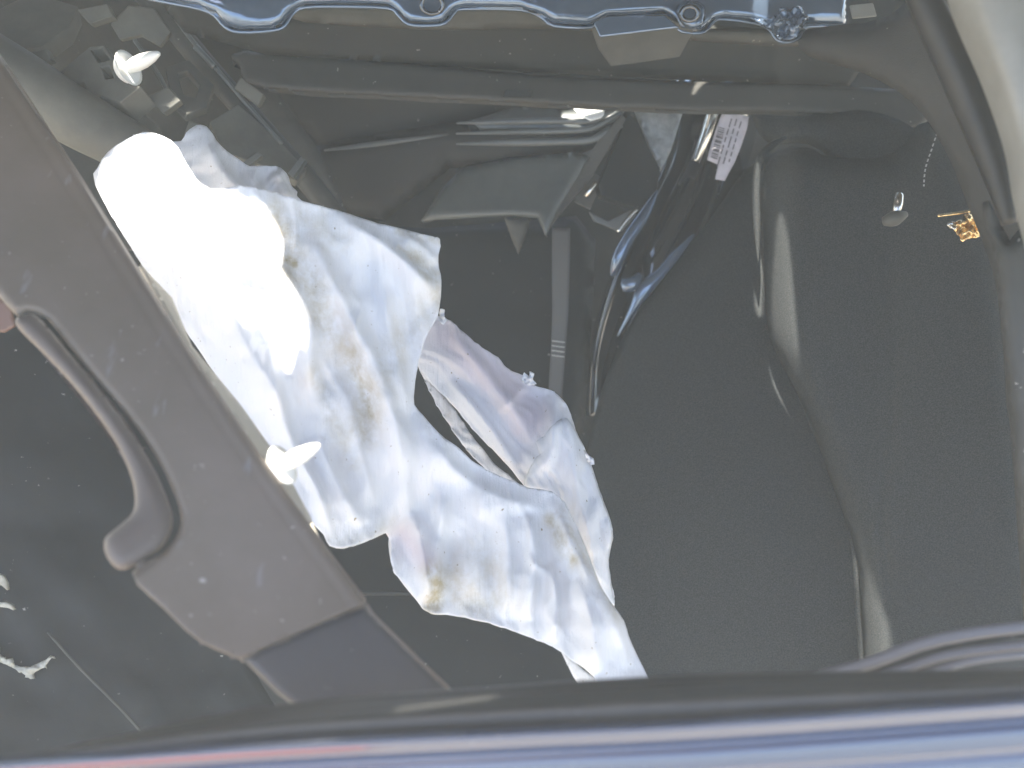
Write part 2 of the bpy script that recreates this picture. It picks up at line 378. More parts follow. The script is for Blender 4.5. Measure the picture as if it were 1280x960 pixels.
# ------------------------------------------------------------------ sticker on the jamb
st = thing('sticker', 'torn white barcode sticker on the black door jamb', 'sticker', P(910, 180, 1.12))
so = sheet('sticker_paper', [(903, 141), (910, 140), (936, 146), (934, 160), (926, 184), (918, 204), (910, 218), (906, 226), (894, 224), (898, 206), (884, 200), (888, 184), (894, 164)], [(903, 141, 1.122), (936, 146, 1.122), (900, 222, 1.135)], M['paper'], st, step=5, thick=.0006, fn=lambda x, y: .002 * fbm(x, y, 20, 1))
bmn = []
def quad_px(name, px, py, wd, ht, ang, d, m, parent):
    ca, sa = math.cos(ang), math.sin(ang)
    q = [(px + a * ca - b * sa, py + a * sa + b * ca) for a, b in ((-wd, -ht), (wd, -ht), (wd, ht), (-wd, ht))]
    return [P(x, y, d) for x, y in q]
bm = bmesh.new(); ang = R(15)
def addq(px, py, wd, ht, d):
    vs_ = [bm.verts.new(v) for v in quad_px('', px, py, wd, ht, R(17), d, None, None)]; bm.faces.new(vs_)
yy = 160
while yy < 200:
    h_ = random.choice([.5, .8, 1.3]); t = (yy - 160) / 40
    addq(902 - 10 * t, yy, 4.2, h_, 1.118 + .008 * t); yy += h_ * 2 + random.choice([.9, 1.4])
for c_ in range(3):
    yy = 150 + c_ * 3
    while yy < 206:
        L = random.uniform(1.5, 5); t = (yy - 150) / 50
        addq(914 + c_ * 6.5 - 15 * t, yy, .8, L, 1.118 + .008 * t); yy += 2 * L + 2
bmesh.ops.recalc_face_normals(bm, faces=bm.faces)
me = bpy.data.meshes.new('sticker_print'); bm.to_mesh(me); bm.free(); obj('sticker_print', me, M['ink'], st)

# ------------------------------------------------------------------ dashboard side / glove box
gb = thing('glove_box', 'open grey glove box with ribbed lid under the crossbeam', 'glove box', P(640, 200, 1.15))
sheet('lid_back', [(330, 105), (790, 125), (782, 145), (755, 175), (560, 190), (410, 192), (370, 150)], [(330, 105, 1.12), (780, 130, 1.16), (560, 190, 1.18)], M['black'], gb, step=14, thick=.006)
sheet('tray', [(400, 186), (560, 158), (700, 150), (775, 146), (740, 185), (700, 196), (560, 205), (480, 270), (420, 262), (380, 240)], [(400, 186, 1.16), (770, 146, 1.12), (480, 270, 1.18)], M['black'], gb, step=10, thick=.006, edge=(10, .012))
for a, b, r_ in ((150, 152, .0035), (163, 162, .003), (176, 176, .0042)):
    tube('lid_rib', [(570, a + 4, 1.118), (640, a + 2, 1.112), (700, a + 1, 1.108), (738, b - 1, 1.106), (762, b - 13, 1.108), (778, b - 24 + (a - 150) * .2, 1.11)], [.001, r_, r_, r_, r_, .002], M['teal'], gb, flatten=.6)
tube('lid_edge', [(405, 188, 1.13), (470, 180, 1.13), (560, 168, 1.125)], [.001, .003, .001], M['teal'], gb, flatten=.6)
sheet('upper_lip', [(640, 134), (782, 136), (768, 150), (735, 160), (600, 160), (590, 150)], [(640, 134, 1.125), (780, 136, 1.12), (700, 160, 1.115)], M['teal'], gb, step=8, thick=.004)
slab('latch_plate', [(716, 134), (762, 135), (752, 146), (738, 150), (724, 142)], [(716, 134, 1.108), (762, 135, 1.108), (738, 150, 1.10)], M['nylon'], gb, .003)
sheet('lower_lid', [(526, 276), (552, 236), (580, 206), (640, 196), (720, 190), (735, 195), (722, 222), (700, 258), (681, 293), (672, 273), (640, 270)], [(526, 276, 1.15), (720, 190, 1.10), (680, 280, 1.08)], M['teal'], gb, step=7, thick=.006, edge=(8, .006))
slab('lid_side', [(722, 192), (740, 186), (757, 165), (778, 142), (783, 148), (742, 218), (700, 268), (681, 294), (676, 276), (706, 240)], 1.105, M['grey'], gb, .006)
sheet('hinge_tab', [(630, 272), (664, 273), (656, 300), (648, 318), (640, 300)], 1.13, M['grey'], gb, step=5, thick=.003, edge=(5, .006))
# latch bits by the lid
lb = thing('hinge_bracket', 'small steel hinge bracket beside the glove box', 'bracket', P(750, 255, 1.12))
slab('plate', [(722, 232), (744, 216), (752, 222), (748, 240), (738, 262), (718, 252)], 1.115, M['grey'], lb, .006)
tube('pin', [(732, 246, 1.10), (744, 228, 1.10)], .003, M['chrome'], lb, sm=0)
slab('foot', [(736, 264), (760, 276), (790, 262), (796, 268), (776, 290), (742, 276)], 1.12, M['teal'], lb, .005)
tube('rod', [(772, 290, 1.11), (784, 274, 1.11), (796, 262, 1.11)], .0022, M['chrome'], lb)

# dark centre panel behind the cloth, with the belt strip
sheet('centre_panel', [(360, 280), (540, 285), (720, 270), (745, 300), (735, 480), (720, 640), (600, 900), (300, 900)], [(400, 300, 1.22), (720, 300, 1.22), (600, 900, 1.05)], M['black'], car, step=16, thick=.01, edge=(20, .02), fn=lambda x, y: .006 * fbm(x, y, 120, 4))
sb = thing('seat_belt', 'narrow dark seat belt strip hanging behind the white cloth', 'seat belt', P(695, 470, 1.15))
strip('webbing', [[(690, 285, 1.14), (690, 350, 1.14), (690, 400, 1.14), (686, 480, 1.14), (680, 560, 1.13)], [(712, 285, 1.13), (711, 350, 1.13), (709, 400, 1.13), (703, 480, 1.13), (697, 560, 1.12)]], M['belt'], sb, thick=.0015)
for k_ in range(4):
    tube('stitch_bar', [(690.5 - k_ * .3, 426 + k_ * 6, 1.136), (706 - k_ * .3, 428 + k_ * 6, 1.128)], .0008, M['thread'], sb, sm=0, seg=6)
# floor tray under the cloth
sheet('floor_tray', [(380, 640), (520, 660), (700, 740), (780, 900), (520, 920), (420, 780)], [(400, 660, .98), (700, 740, .98), (600, 900, .90)], M['black'], car, step=10, thick=.01, edge=(16, .02), sm=3)
tube('tray_rim', [(440, 742, .93), (480, 741, .93), (530, 744, .93), (580, 756, .925)], .0025, M['black'], car)

# ------------------------------------------------------------------ seats
s1 = thing('car_seat', 'black fabric seat cushion between the cloth and the sunlit seat', 'car seat', P(880, 900, 1.0))
def bulge(cx, cy, rx, ry, a): return lambda x, y: -a * np.exp(-((x - cx) / rx) ** 2 - ((y - cy) / ry) ** 2)
sheet('cushion', [(690, 960), (705, 800), (722, 640), (748, 500), (790, 400), (850, 310), (905, 240), (950, 200), (1010, 190), (1060, 330), (1090, 480), (1130, 610), (1160, 720), (1180, 960)],
      [(750, 500, 1.08), (1000, 500, 1.015), (1000, 900, .90)], M['seat'], s1, step=9, thick=.03, edge=(60, .06), sm=3, fn=bulge(880, 600, 150, 250, .03))
s2 = thing('car_seat', 'black fabric seat back at right with sunlit left bolster and stitched seam', 'car seat', P(1160, 900, .9))
ed2 = [(962, 420), (957, 360), (955, 300), (950, 240), (958, 206), (975, 190), (1010, 184), (1040, 196), (1110, 190), (1165, 150), (1215, 230), (1252, 330), (1275, 480), (1300, 700), (1310, 960), (1078, 960), (1080, 850), (1076, 760), (1070, 690), (1042, 610), (1010, 520), (985, 470)]
bl = bulge(1010, 330, 40, 200, .02)
sheet('backrest', ed2, [(960, 300, .99), (1280, 400, .90), (1150, 900, .83)], M['seat'], s2, step=6, thick=.03, edge=(38, .045), sm=3,
      fn=lambda x, y: bl(x, y) + .004 * np.exp(-((seg_dist(np.c_[x, y], [(1105, 330), (1118, 420), (1112, 560), (1100, 640), (1115, 760)], False)[0]) / 7) ** 2))
# head part of the seat and piping along the bolster
sheet('upper_back', [(975, 140), (1060, 136), (1125, 150), (1172, 190), (1200, 262), (1180, 300), (1120, 270), (1060, 215), (1010, 180), (960, 178), (940, 140)], [(980, 100, 1.10), (1170, 200, .98), (1060, 215, 1.02)], M['seat'], s2, step=9, thick=.02, edge=(24, .02), sm=3)
tube('piping', [(948, 330, 1.02), (946, 280, 1.02), (945, 230, 1.02), (950, 200, 1.02), (962, 184, 1.03), (982, 172, 1.04)], [.0006, .0038, .0042, .0042, .004, .002], M['seat'], s2)
tube('piping', [(1000, 492, .985), (1022, 548, .975), (1048, 612, .955), (1066, 680, .93), (1072, 760, .905), (1078, 850, .88)], .0022, M['seat'], s2)
bm = bmesh.new()
stp = smoothpoly([(1166, 166, .965), (1158, 190, .96), (1150, 215, .955), (1148, 238, .95)], 8, closed=False)
for a, b in zip(stp[::2], stp[1::2]):
    p, q = P(*a) - FWD * .012, P(*b) - FWD * .012; sd = RGT * .0006
    bm.faces.new([bm.verts.new(v) for v in (p - sd, p + sd, q + sd, q - sd)])
me = bpy.data.meshes.new('stitching'); bm.to_mesh(me); bm.free(); o = obj('stitching', me, M['thread'], s2)
o.modifiers.new('s', 'SOLIDIFY').thickness = .0008

bk = thing('seat_latch', 'small grey lever knob on the seat back left of the brassy latch', 'lever', P(1120, 275, .9))
tube('lever', [(1124, 244, .89), (1122, 256, .885), (1120, 268, .885)], [.004, .0045, .003], M['chrome'], bk)
tube('knob', [(1104, 277, .885), (1118, 273, .88), (1132, 268, .885)], [.004, .007, .003], M['grey'], bk)
gl = thing('door_latch', 'brassy sunlit metal latch at the right seat edge', 'latch', P(1205, 285, .88))
crumple('latch_plate', [(1188, 280), (1198, 276), (1206, 268), (1218, 264), (1223, 272), (1225, 296), (1212, 298), (1204, 302), (1196, 290)], .862, M['gold'], gl, .02, 9)
tube('latch_rod', [(1172, 270, .86), (1195, 267, .86), (1212, 264, .858)], .0014, M['gold'], gl)
crumple('latch_pin', [(1183, 279), (1192, 276), (1198, 281), (1192, 286), (1184, 285)], .858, M['chrome'], gl, .01, 5)

# ------------------------------------------------------------------ upper-left brackets behind the trim panel
bd = [(60, 60, .98), (380, 60, 1.05), (200, 300, .98)]
fr = thing('plastic_bracket', 'dusty grey plastic ribbed frame at the upper left, behind the trim panel', 'frame', P(200, 160, 1.0))
sheet('back_plate', [(-60, -60), (230, -60), (310, 60), (400, 190), (450, 300), (330, 330), (60, 300), (-60, 200)], [(0, 0, 1.06), (380, 100, 1.10), (200, 320, 1.04)], M['grey'], fr, step=14, thick=.006, fn=lambda x, y: .006 * fbm(x, y, 60, 12))
tube('rail', [(150, -40, 1.02), (205, 20, 1.02), (262, 88, 1.02), (330, 165, 1.02), (392, 235, 1.03), (440, 300, 1.04)], .012, M['grey'], fr, flatten=.7)
tube('rail_edge', [(190, -20, .99), (232, 40, .99), (262, 76, .99), (312, 134, 1.0), (352, 180, 1.0)], .0022, M['teal'], fr)
tube('duct', [(-20, 60, .93), (30, 100, .93), (80, 138, .93), (140, 172, .94), (220, 215, .95)], [.02, .026, .028, .026, .02], M['bracket'], fr, seg=16)
slab('clip_block', [(66, 96), (112, 58), (131, 56), (146, 80), (160, 92), (176, 108), (150, 128), (126, 120), (118, 138), (92, 136), (70, 118)], [(66, 96, .955), (146, 80, .945), (110, 138, .93)], M['bracket'], fr, .03,
     holes=[[(113, 62), (127, 60), (137, 74), (123, 78)], [(126, 84), (136, 82), (142, 97), (132, 99)], [(82, 108), (104, 103), (111, 118), (98, 128)]])
slab('block_side', [(110, 112), (150, 128), (178, 140), (200, 158), (206, 176), (150, 168), (118, 148)], [(110, 112, .95), (200, 158, .96), (118, 148, .925)], M['bracket'], fr, .03)
slab('rib_plate', [(262, 152), (298, 130), (342, 168), (384, 212), (372, 226), (320, 204), (280, 190)], [(262, 152, .98), (384, 212, 1.0), (298, 130, 1.0)], M['bracket'], fr, .012)
slab('rib_plate', [(206, 84), (236, 74), (268, 106), (258, 134), (232, 144), (214, 126)], [(206, 84, .985), (268, 106, .99), (232, 144, .965)], M['grey'], fr, .01, holes=[[(222, 92), (234, 88), (250, 106), (244, 122), (230, 118)]])
slab('rib_plate', [(138, 30), (160, 6), (192, 10), (214, 40), (200, 58), (176, 44), (150, 50)], [(138, 30, 1.0), (214, 40, 1.01), (160, 6, 1.0)], M['bracket'], fr, .012)
slab('rib_plate', [(-20, 20), (40, -10), (98, 8), (86, 34), (52, 58), (10, 62), (-20, 50)], [(-20, 20, .99), (98, 8, 1.02), (20, 62, .96)], M['bracket'], fr, .02)
for q_, d_ in (([(20, 70), (58, 60), (64, 74), (30, 86)], .95), ([(182, 120), (210, 108), (226, 126), (204, 142)], .955), ([(300, 96), (330, 118), (322, 132), (292, 110)], .99), ([(236, 150), (262, 160), (270, 182), (248, 190), (228, 172)], .96), ([(96, 12), (134, 4), (142, 20), (112, 30)], .985)):
    slab('rib_plate', q_, d_, M['bracket'], fr, .012)
tube('rail_edge', [(168, 50, .97), (200, 96, .965), (214, 130, .965)], .002, M['teal'], fr)
for a in ([(360, 216), (376, 196), (382, 200), (366, 222)], [(302, 204), (322, 190), (328, 194), (308, 210)]):
    slab('small_rib', a, .975, M['teal'], fr, .01, bevel=.0005)
tube('edge_glint_bar', [(244, 58, .985), (256, 70, .985), (268, 84, .985)], .003, M['teal'], fr)

# ------------------------------------------------------------------ push clips (shared mesh)
def clip_meshes():
    def lathe(name, prof, n=24):
        bm = bmesh.new(); rs = []
        for r_, z in prof: rs.append([bm.verts.new((r_ * math.cos(2 * math.pi * k / n), r_ * math.sin(2 * math.pi * k / n), z)) for k in range(n)])
        for a, b in zip(rs, rs[1:]):
            for k in range(n): bm.faces.new((a[k], a[(k + 1) % n], b[(k + 1) % n], b[k]))
        bm.faces.new(rs[0][::-1]); bm.faces.new(rs[-1]); bmesh.ops.recalc_face_normals(bm, faces=bm.faces)
        me = bpy.data.meshes.new(name); bm.to_mesh(me); bm.free(); me.shade_smooth(); me.materials.append(M['nylon']); return me
    washer = lathe('washer', [(.0030, -.0035), (.0075, -.0035), (.0085, -.0025), (.0095, .0000), (.0112, .0014), (.0114, .0020), (.0090, .0012), (.004, .0016), (.003, .0016)])
    bm = bmesh.new()
    prof = [(.003, .0006), (.005, .0040), (.008, .0046), (.013, .0044), (.018, .0036), (.022, .0025), (.0255, .0014), (.0262, .0004)]
    for k in range(4):
        a = k * math.pi / 2; u = Vector((math.cos(a), math.sin(a), 0)); v = Vector((-math.sin(a), math.cos(a), 0)) * .0014
        A = [bm.verts.new(Vector((0, 0, z)) + s * v) for z, _ in prof for s in (1,)]
        B = [bm.verts.new(Vector((0, 0, z)) + u * r_ + v * .5) for z, r_ in prof]
        C = [bm.verts.new(Vector((0, 0, z)) + u * r_ - v * .5) for z, r_ in prof]
        D = [bm.verts.new(Vector((0, 0, z)) - v) for z, _ in prof]
        for i in range(len(prof) - 1):
            for p_, q_ in ((A, B), (B, C), (C, D)): bm.faces.new((p_[i], q_[i], q_[i + 1], p_[i + 1]))
        bm.faces.new((A[-1], B[-1], C[-1], D[-1]))
    bmesh.ops.recalc_face_normals(bm, faces=bm.faces)
    me = bpy.data.meshes.new('barb'); bm.to_mesh(me); bm.free(); me.materials.append(M['nylon'])
    core = lathe('core', [(.0036, -.003), (.0036, .002), (.0046, .008), (.0046, .014), (.0034, .021), (.0016, .026), (.0006, .027)], 16)
    return washer, me, core
WASH, BARB, CORE = clip_meshes()
def clip(parent, a, b, scale=1.0):
    p, q = P(*a), P(*b); z = (q - p).normalized(); rot = z.to_track_quat('Z', 'Y')
    o = bpy.data.objects.new('push_clip', CORE); scene.collection.objects.link(o); o.parent = parent
    o.location = p - world_loc(parent); o.rotation_mode = 'QUATERNION'; o.rotation_quaternion = rot; o.scale = (scale,) * 3
    for nm, m_ in (('washer', WASH), ('barb', BARB)):
        c_ = bpy.data.objects.new(nm, m_); scene.collection.objects.link(c_); c_.parent = o
    return o

# ------------------------------------------------------------------ taupe trim panel
tp = thing('trim_panel', 'taupe plastic trim panel with pull handle leaning diagonally across the left', 'trim panel', P(300, 820, .52))
PL = [(0, 100, .72), (458, 750, .56), (20, 400, .60)]
edgeR = [(-60, -30), (-20, 40), (8, 78), (50, 142), (96, 212), (140, 282), (184, 352), (226, 420), (282, 504), (340, 590), (400, 672), (458, 752)]
handle_cut = [(300, 822), (248, 798), (205, 758), (165, 716), (205, 690), (222, 668), (226, 645), (214, 608), (192, 566), (160, 520), (110, 462), (62, 402), (50, 394), (34, 390), (18, 392), (-10, 360), (-60, 300)]
def pfn(x, y):
    d, s_, _ = seg_dist(np.c_[x, y], edgeR, False)
    f = np.clip(1 - d / 7, 0, 1)
    g = np.clip(1 - np.abs(d - 20) / 4, 0, 1)
    hd = seg_dist(np.c_[x, y], handle_cut[3:], False)[0]
    return .010 * f ** 2 + .0007 * g + .006 * np.clip(1 - hd / 9, 0, 1) ** 2 - .012 * np.exp(-(d / 130) ** 2)
sheet('panel_face', smoothpoly(edgeR, 3, closed=False) + smoothpoly(handle_cut, 3, closed=False), PL, M['trim'], tp, step=5, thick=.003, fn=pfn)
# its inner pale flange seen past the edge
sheet('panel_flange', [(176, 330), (190, 346), (215, 372), (240, 432), (300, 505), (350, 575), (385, 640), (400, 672), (340, 592), (282, 506), (226, 422)], [(180, 335, .685), (400, 672, .62), (300, 500, .66)], mat('pale_back_plastic', (.46, .42, .34), .5), tp, step=5, thick=.003)
# lower section behind a moulded joint
sheet('lower_section', [(303, 824), (330, 808), (390, 780), (456, 755), (466, 768), (490, 790), (520, 820), (572, 868), (640, 930), (460, 960), (390, 900), (345, 866)], PL, M['trim_low'], tp, step=5, thick=.004, edge=(9, .006))
tube('joint_ridge', [(302, 826, .5585), (335, 809, .5575), (390, 783, .556), (440, 762, .5545), (456, 757, .555)], .0013, M['trim'], tp)
tube('edge_bead', [(8, 82, .712), (50, 146, .70), (96, 216, .683), (140, 286, .665), (184, 356, .648), (226, 424, .634), (282, 508, .612), (340, 594, .592), (400, 676, .572), (456, 750, .556)], .0009, M['trim'], tp)
tube('edge_bead', [(458, 755, .553), (466, 768, .552), (490, 792, .547), (522, 824, .541), (560, 860, .535)], .0010, M['trim'], tp)
# handle
hl = [(20, 398), (36, 392), (54, 402), (102, 460), (150, 520), (186, 574), (208, 620), (216, 650), (208, 676), (190, 694), (158, 712), (142, 708), (131, 690), (132, 672), (150, 656), (166, 640), (168, 616), (160, 586), (140, 546), (100, 492), (60, 448), (24, 412)]
def dm(k): 
    A = np.array([[a[0], a[1], 1] for a in PL], float); b = np.array([1 / a[2] for a in PL]); c_ = np.linalg.solve(A, b)
    return lambda x, y: 1 / (c_[0] * x + c_[1] * y + c_[2]) + k
sheet('pull_handle', hl, dm(-.004), M['handle'], tp, step=4, thick=.012, edge=(22, .009), sm=3)
clip(tp, (350, 583, .60), (392, 560, .592), 1.15)
tag(clip(fr, (158, 86, .925), (196, 68, .912), 1.5), 'sunlit white push clip on the bracket above the cloth')

# orange scrap behind the handle end
os_ = sheet('orange_scrap', [(-30, 360), (0, 372), (14, 386), (18, 408), (4, 416), (-30, 410)], .78, mat('salmon_plastic', (.13, .07, .05), .5), None, step=5, thick=.003)
tag(os_, 'salmon scrap of plastic at the left edge above the pull handle', 'scrap')

# dark left interior
sheet('footwell', [(-120, 340), (60, 400), (220, 560), (240, 700), (330, 860), (400, 980), (-120, 1000)], [(0, 400, .90), (200, 700, .86), (100, 950, .78)], M['black'], car, step=14, thick=.01, fn=lambda x, y: .008 * fbm(x, y, 90, 14))
tube('footwell_highlight', [(60, 790, .80), (100, 835, .79), (150, 885, .785), (195, 935, .78)], .0012, M['grey'], car, sm=3)  # paler line put in for a diagonal highlight
c1 = sheet('foam_scrap', [(-12, 808), (6, 822), (20, 832), (34, 835), (50, 828), (66, 820), (56, 834), (44, 840), (38, 849), (26, 840), (6, 830), (-12, 824)], .79, M['cream'], None, step=3, thick=.004, fn=lambda x, y: .006 * fbm(x, y, 10, 3))
tag(c1, 'cream torn V shaped foam scrap low at the left edge', 'foam scrap')
c2 = sheet('foam_scrap', [(-8, 716), (3, 720), (8, 730), (9, 738), (2, 732), (-8, 730)], .79, M['cream'], None, step=3, thick=.004)
tag(c2, 'tiny cream splinter at the left edge, upper of two', 'foam scrap')
c3 = sheet('foam_scrap', [(-6, 754), (6, 753), (14, 757), (17, 763), (10, 760), (-6, 758)], .79, M['cream'], None, step=3, thick=.004)
tag(c3, 'small curved cream sliver at the left edge, above the V shaped scrap', 'foam scrap')

# ------------------------------------------------------------------ the white cloth
def cloth_mat():
    m = bpy.data.materials.new('stained_white_cloth'); m.use_nodes = True
    n = m.node_tree.nodes; l = m.node_tree.links; b = n['Principled BSDF']
    tc = n.new('ShaderNodeTexCoord')
    at = n.new('ShaderNodeAttribute'); at.attribute_name = 'stain'
    no = n.new('ShaderNodeTexNoise'); no.inputs['Scale'].default_value = 55; no.inputs['Detail'].default_value = 8; no.inputs['Roughness'].default_value = .7
    l.new(tc.outputs['Object'], no.inputs['Vector'])
    # stain = attr * noise contrast
    mr = n.new('ShaderNodeMapRange'); mr.inputs[1].default_value = .36; mr.inputs[2].default_value = .66
    l.new(no.outputs['Fac'], mr.inputs[0])
    mu = n.new('ShaderNodeMath'); mu.operation = 'MULTIPLY'; l.new(at.outputs['Fac'], mu.inputs[0]); l.new(mr.outputs[0], mu.inputs[1])
    mu.use_clamp = True
    mx = n.new('ShaderNodeMix'); mx.data_type = 'RGBA'; mx.inputs['A'].default_value = (.79, .80, .825, 1); mx.inputs['B'].default_value = (.47, .41, .28, 1)
    l.new(mu.outputs[0], mx.inputs['Factor'])
    a2 = n.new('ShaderNodeAttribute'); a2.attribute_name = 'pink'
    m2 = n.new('ShaderNodeMix'); m2.data_type = 'RGBA'; m2.inputs['B'].default_value = (.66, .58, .62, 1)
    l.new(a2.outputs['Fac'], m2.inputs['Factor']); l.new(mx.outputs['Result'], m2.inputs['A'])
    # specks
    n3 = n.new('ShaderNodeTexNoise'); n3.inputs['Scale'].default_value = 260; n3.inputs['Detail'].default_value = 2
    l.new(tc.outputs['Object'], n3.inputs['Vector'])
    r3 = n.new('ShaderNodeValToRGB'); r3.color_ramp.elements[0].position = .72; r3.color_ramp.elements[1].position = .78
    l.new(n3.outputs['Fac'], r3.inputs[0])
    m3 = n.new('ShaderNodeMix'); m3.data_type = 'RGBA'; m3.inputs['B'].default_value = (.33, .28, .2, 1)
    l.new(r3.outputs[0], m3.inputs['Factor']); l.new(m2.outputs['Result'], m3.inputs['A'])
    l.new(m3.outputs['Result'], b.inputs['Base Color'])
    b.inputs['Roughness'].default_value = .8; b.inputs['Specular IOR Level'].default_value = .3
    w1 = n.new('ShaderNodeTexNoise'); w1.inputs['Scale'].default_value = 70; w1.inputs['Detail'].default_value = 6; w1.inputs['Distortion'].default_value = .2
    mpw = n.new('ShaderNodeMapping'); mpw.inputs['Scale'].default_value = (1, .3, .22); mpw.inputs['Rotation'].default_value = (0, .3, 0)
    l.new(tc.outputs['Object'], mpw.inputs[0]); l.new(mpw.outputs[0], w1.inputs['Vector'])
    w2 = n.new('ShaderNodeTexNoise'); w2.inputs['Scale'].default_value = 600; w2.inputs['Detail'].default_value = 6; w2.inputs['Roughness'].default_value = .7
    l.new(tc.outputs['Object'], w2.inputs['Vector'])
    b1 = n.new('ShaderNodeBump'); b1.inputs['Strength'].default_value = .22; b1.inputs['Distance'].default_value = .004
    b2 = n.new('ShaderNodeBump'); b2.inputs['Strength'].default_value = .35; b2.inputs['Distance'].default_value = .0012
    w3 = n.new('ShaderNodeTexNoise'); w3.inputs['Scale'].default_value = 210; w3.inputs['Detail'].default_value = 5
    mp3 = n.new('ShaderNodeMapping'); mp3.inputs['Scale'].default_value = (1, .12, .09); mp3.inputs['Rotation'].default_value = (0, .25, 0)
    l.new(tc.outputs['Object'], mp3.inputs[0]); l.new(mp3.outputs[0], w3.inputs['Vector'])
    b3 = n.new('ShaderNodeBump'); b3.inputs['Strength'].default_value = .55; b3.inputs['Distance'].default_value = .0026; l.new(w3.outputs['Fac'], b3.inputs['Height']); l.new(b1.outputs[0], b3.inputs['Normal'])
    l.new(w1.outputs['Fac'], b1.inputs['Height']); l.new(w2.outputs['Fac'], b2.inputs['Height']); l.new(b3.outputs[0], b2.inputs['Normal']); l.new(b2.outputs[0], b.inputs['Normal'])
    tr = n.new('ShaderNodeBsdfTranslucent'); l.new(m3.outputs['Result'], tr.inputs['Color']); l.new(b2.outputs[0], tr.inputs['Normal'])
    ms = n.new('ShaderNodeMixShader'); ms.inputs[0].default_value = .30
    l.new(b.outputs[0], ms.inputs[1]); l.new(tr.outputs[0], ms.inputs[2]); l.new(ms.outputs[0], n['Material Output'].inputs['Surface'])
    return m
M['cloth'] = cloth_mat()

def folds(lst):
    """each fold: (polyline, half width px, height m, sharpness side) ; positive height comes forward"""
    def f(x, y):
        z = np.zeros(len(x)); pts = np.c_[x, y]
        for pl, w_, h in lst:
            pl = smoothpoly(pl, 5, closed=False)
            d, s_, t = seg_dist(pts, pl, False)
            taper = np.clip(np.minimum(t, 1 - t) * 3.3, 0, 1); taper = taper * taper * (3 - 2 * taper)
            ww = np.where(s_ > 0, w_ * 1.6, w_ * .7)
            z -= h * taper * np.exp(-np.abs(d / ww) ** 1.5)
        return z
    return f
def dirnoise(x, y, ang, s1_, s2_, seed, amp):
    ca, sa = math.cos(ang), math.sin(ang); u = x * ca + y * sa; v = -x * sa + y * ca
    u = u + 18 * fbm(x, y, 60, seed + 1, 2)
    q = np.array([1 - abs(noise.fractal(Vector((a / s1_, b / s2_, seed * 3.7)), 1.0, 2.1, 3)) for a, b in zip(u, v)])
    return -amp * q
def stains(lst):
    def f(x, y):
        z = np.zeros(len(x)); pk = np.zeros(len(x)); pts = np.c_[x, y]
        for pl, w_, a, *k_ in lst:
            d = seg_dist(pts, pl, False)[0]; g = a * np.exp(-(d / w_) ** 2)
            if k_: pk = np.maximum(pk, g)
            else: z = np.maximum(z, g)
        return {'stain': z, 'pink': pk}
    return f
def rough_edge(poly, amp, step=7, seed=1):
    """adds a small frayed irregularity to an outline"""
    out = []; 
    for i in range(len(poly)):
        a = np.array(poly[i], float); b = np.array(poly[(i + 1) % len(poly)], float); L = np.hypot(*(b - a)); k = max(1, int(L / step))
        nrm = np.array([-(b - a)[1], (b - a)[0]]) / (L + 1e-9)
        for j in range(k):
            p = a + (b - a) * j / k; out.append(tuple(p + nrm * amp * noise.fractal(Vector((p[0] / 9, p[1] / 9, seed)), 1, 2, 3)))
    return out

cl = thing('fabric_sheet', 'crumpled white fabric sheet with brown stains hanging behind the taupe panel', 'cloth', P(560, 800, .8))
# upper back lobe (bluish, behind the bright front)
sheet('back_layer', rough_edge(smoothpoly([(200, 190), (226, 176), (236, 162), (250, 156), (262, 162), (276, 182), (300, 200), (312, 207), (345, 208), (358, 216), (364, 232), (372, 240), (378, 252), (450, 300), (330, 340), (220, 300)], 3), 1.2), [(220, 180, .86), (380, 250, .88), (300, 300, .86)], M['cloth'], cl, step=4, thick=.0012,
      fn=lambda x, y: folds([([(255, 165), (280, 215), (330, 260)], 12, .018), ([(312, 208), (330, 250), (350, 280)], 8, .012), ([(345, 210), (362, 250)], 6, .010)])(x, y) + dirnoise(x, y, .9, 26, 140, 3, .008), attr=stains([([(345, 225), (370, 245)], 14, .3)]))
# main drape
front = [(119, 232), (122, 210), (135, 190), (158, 174), (182, 165), (204, 170), (222, 184), (240, 215), (262, 236), (300, 232), (345, 240), (380, 252), (420, 262), (450, 272), (480, 281), (505, 286), (528, 293), (550, 299), (548, 318), (549, 335), (552, 352), (551, 372), (549, 385), (546, 398), (536, 414), (527, 436), (521, 466), (518, 486), (518, 506), (530, 520), (540, 532), (556, 548), (574, 560), (590, 576), (615, 590), (640, 601), (660, 609), (690, 614), (706, 628), (720, 656), (735, 690), (750, 730), (766, 756), (780, 776), (786, 795), (796, 818), (812, 850), (830, 890), (770, 890), (742, 846), (716, 826), (690, 808), (650, 792), (610, 778), (570, 770), (540, 766), (528, 760), (520, 748), (505, 730), (494, 716), (488, 702), (490, 684), (484, 668), (480, 667), (455, 678), (430, 685), (412, 682), (404, 668), (380, 640), (330, 560), (250, 440), (170, 320)]
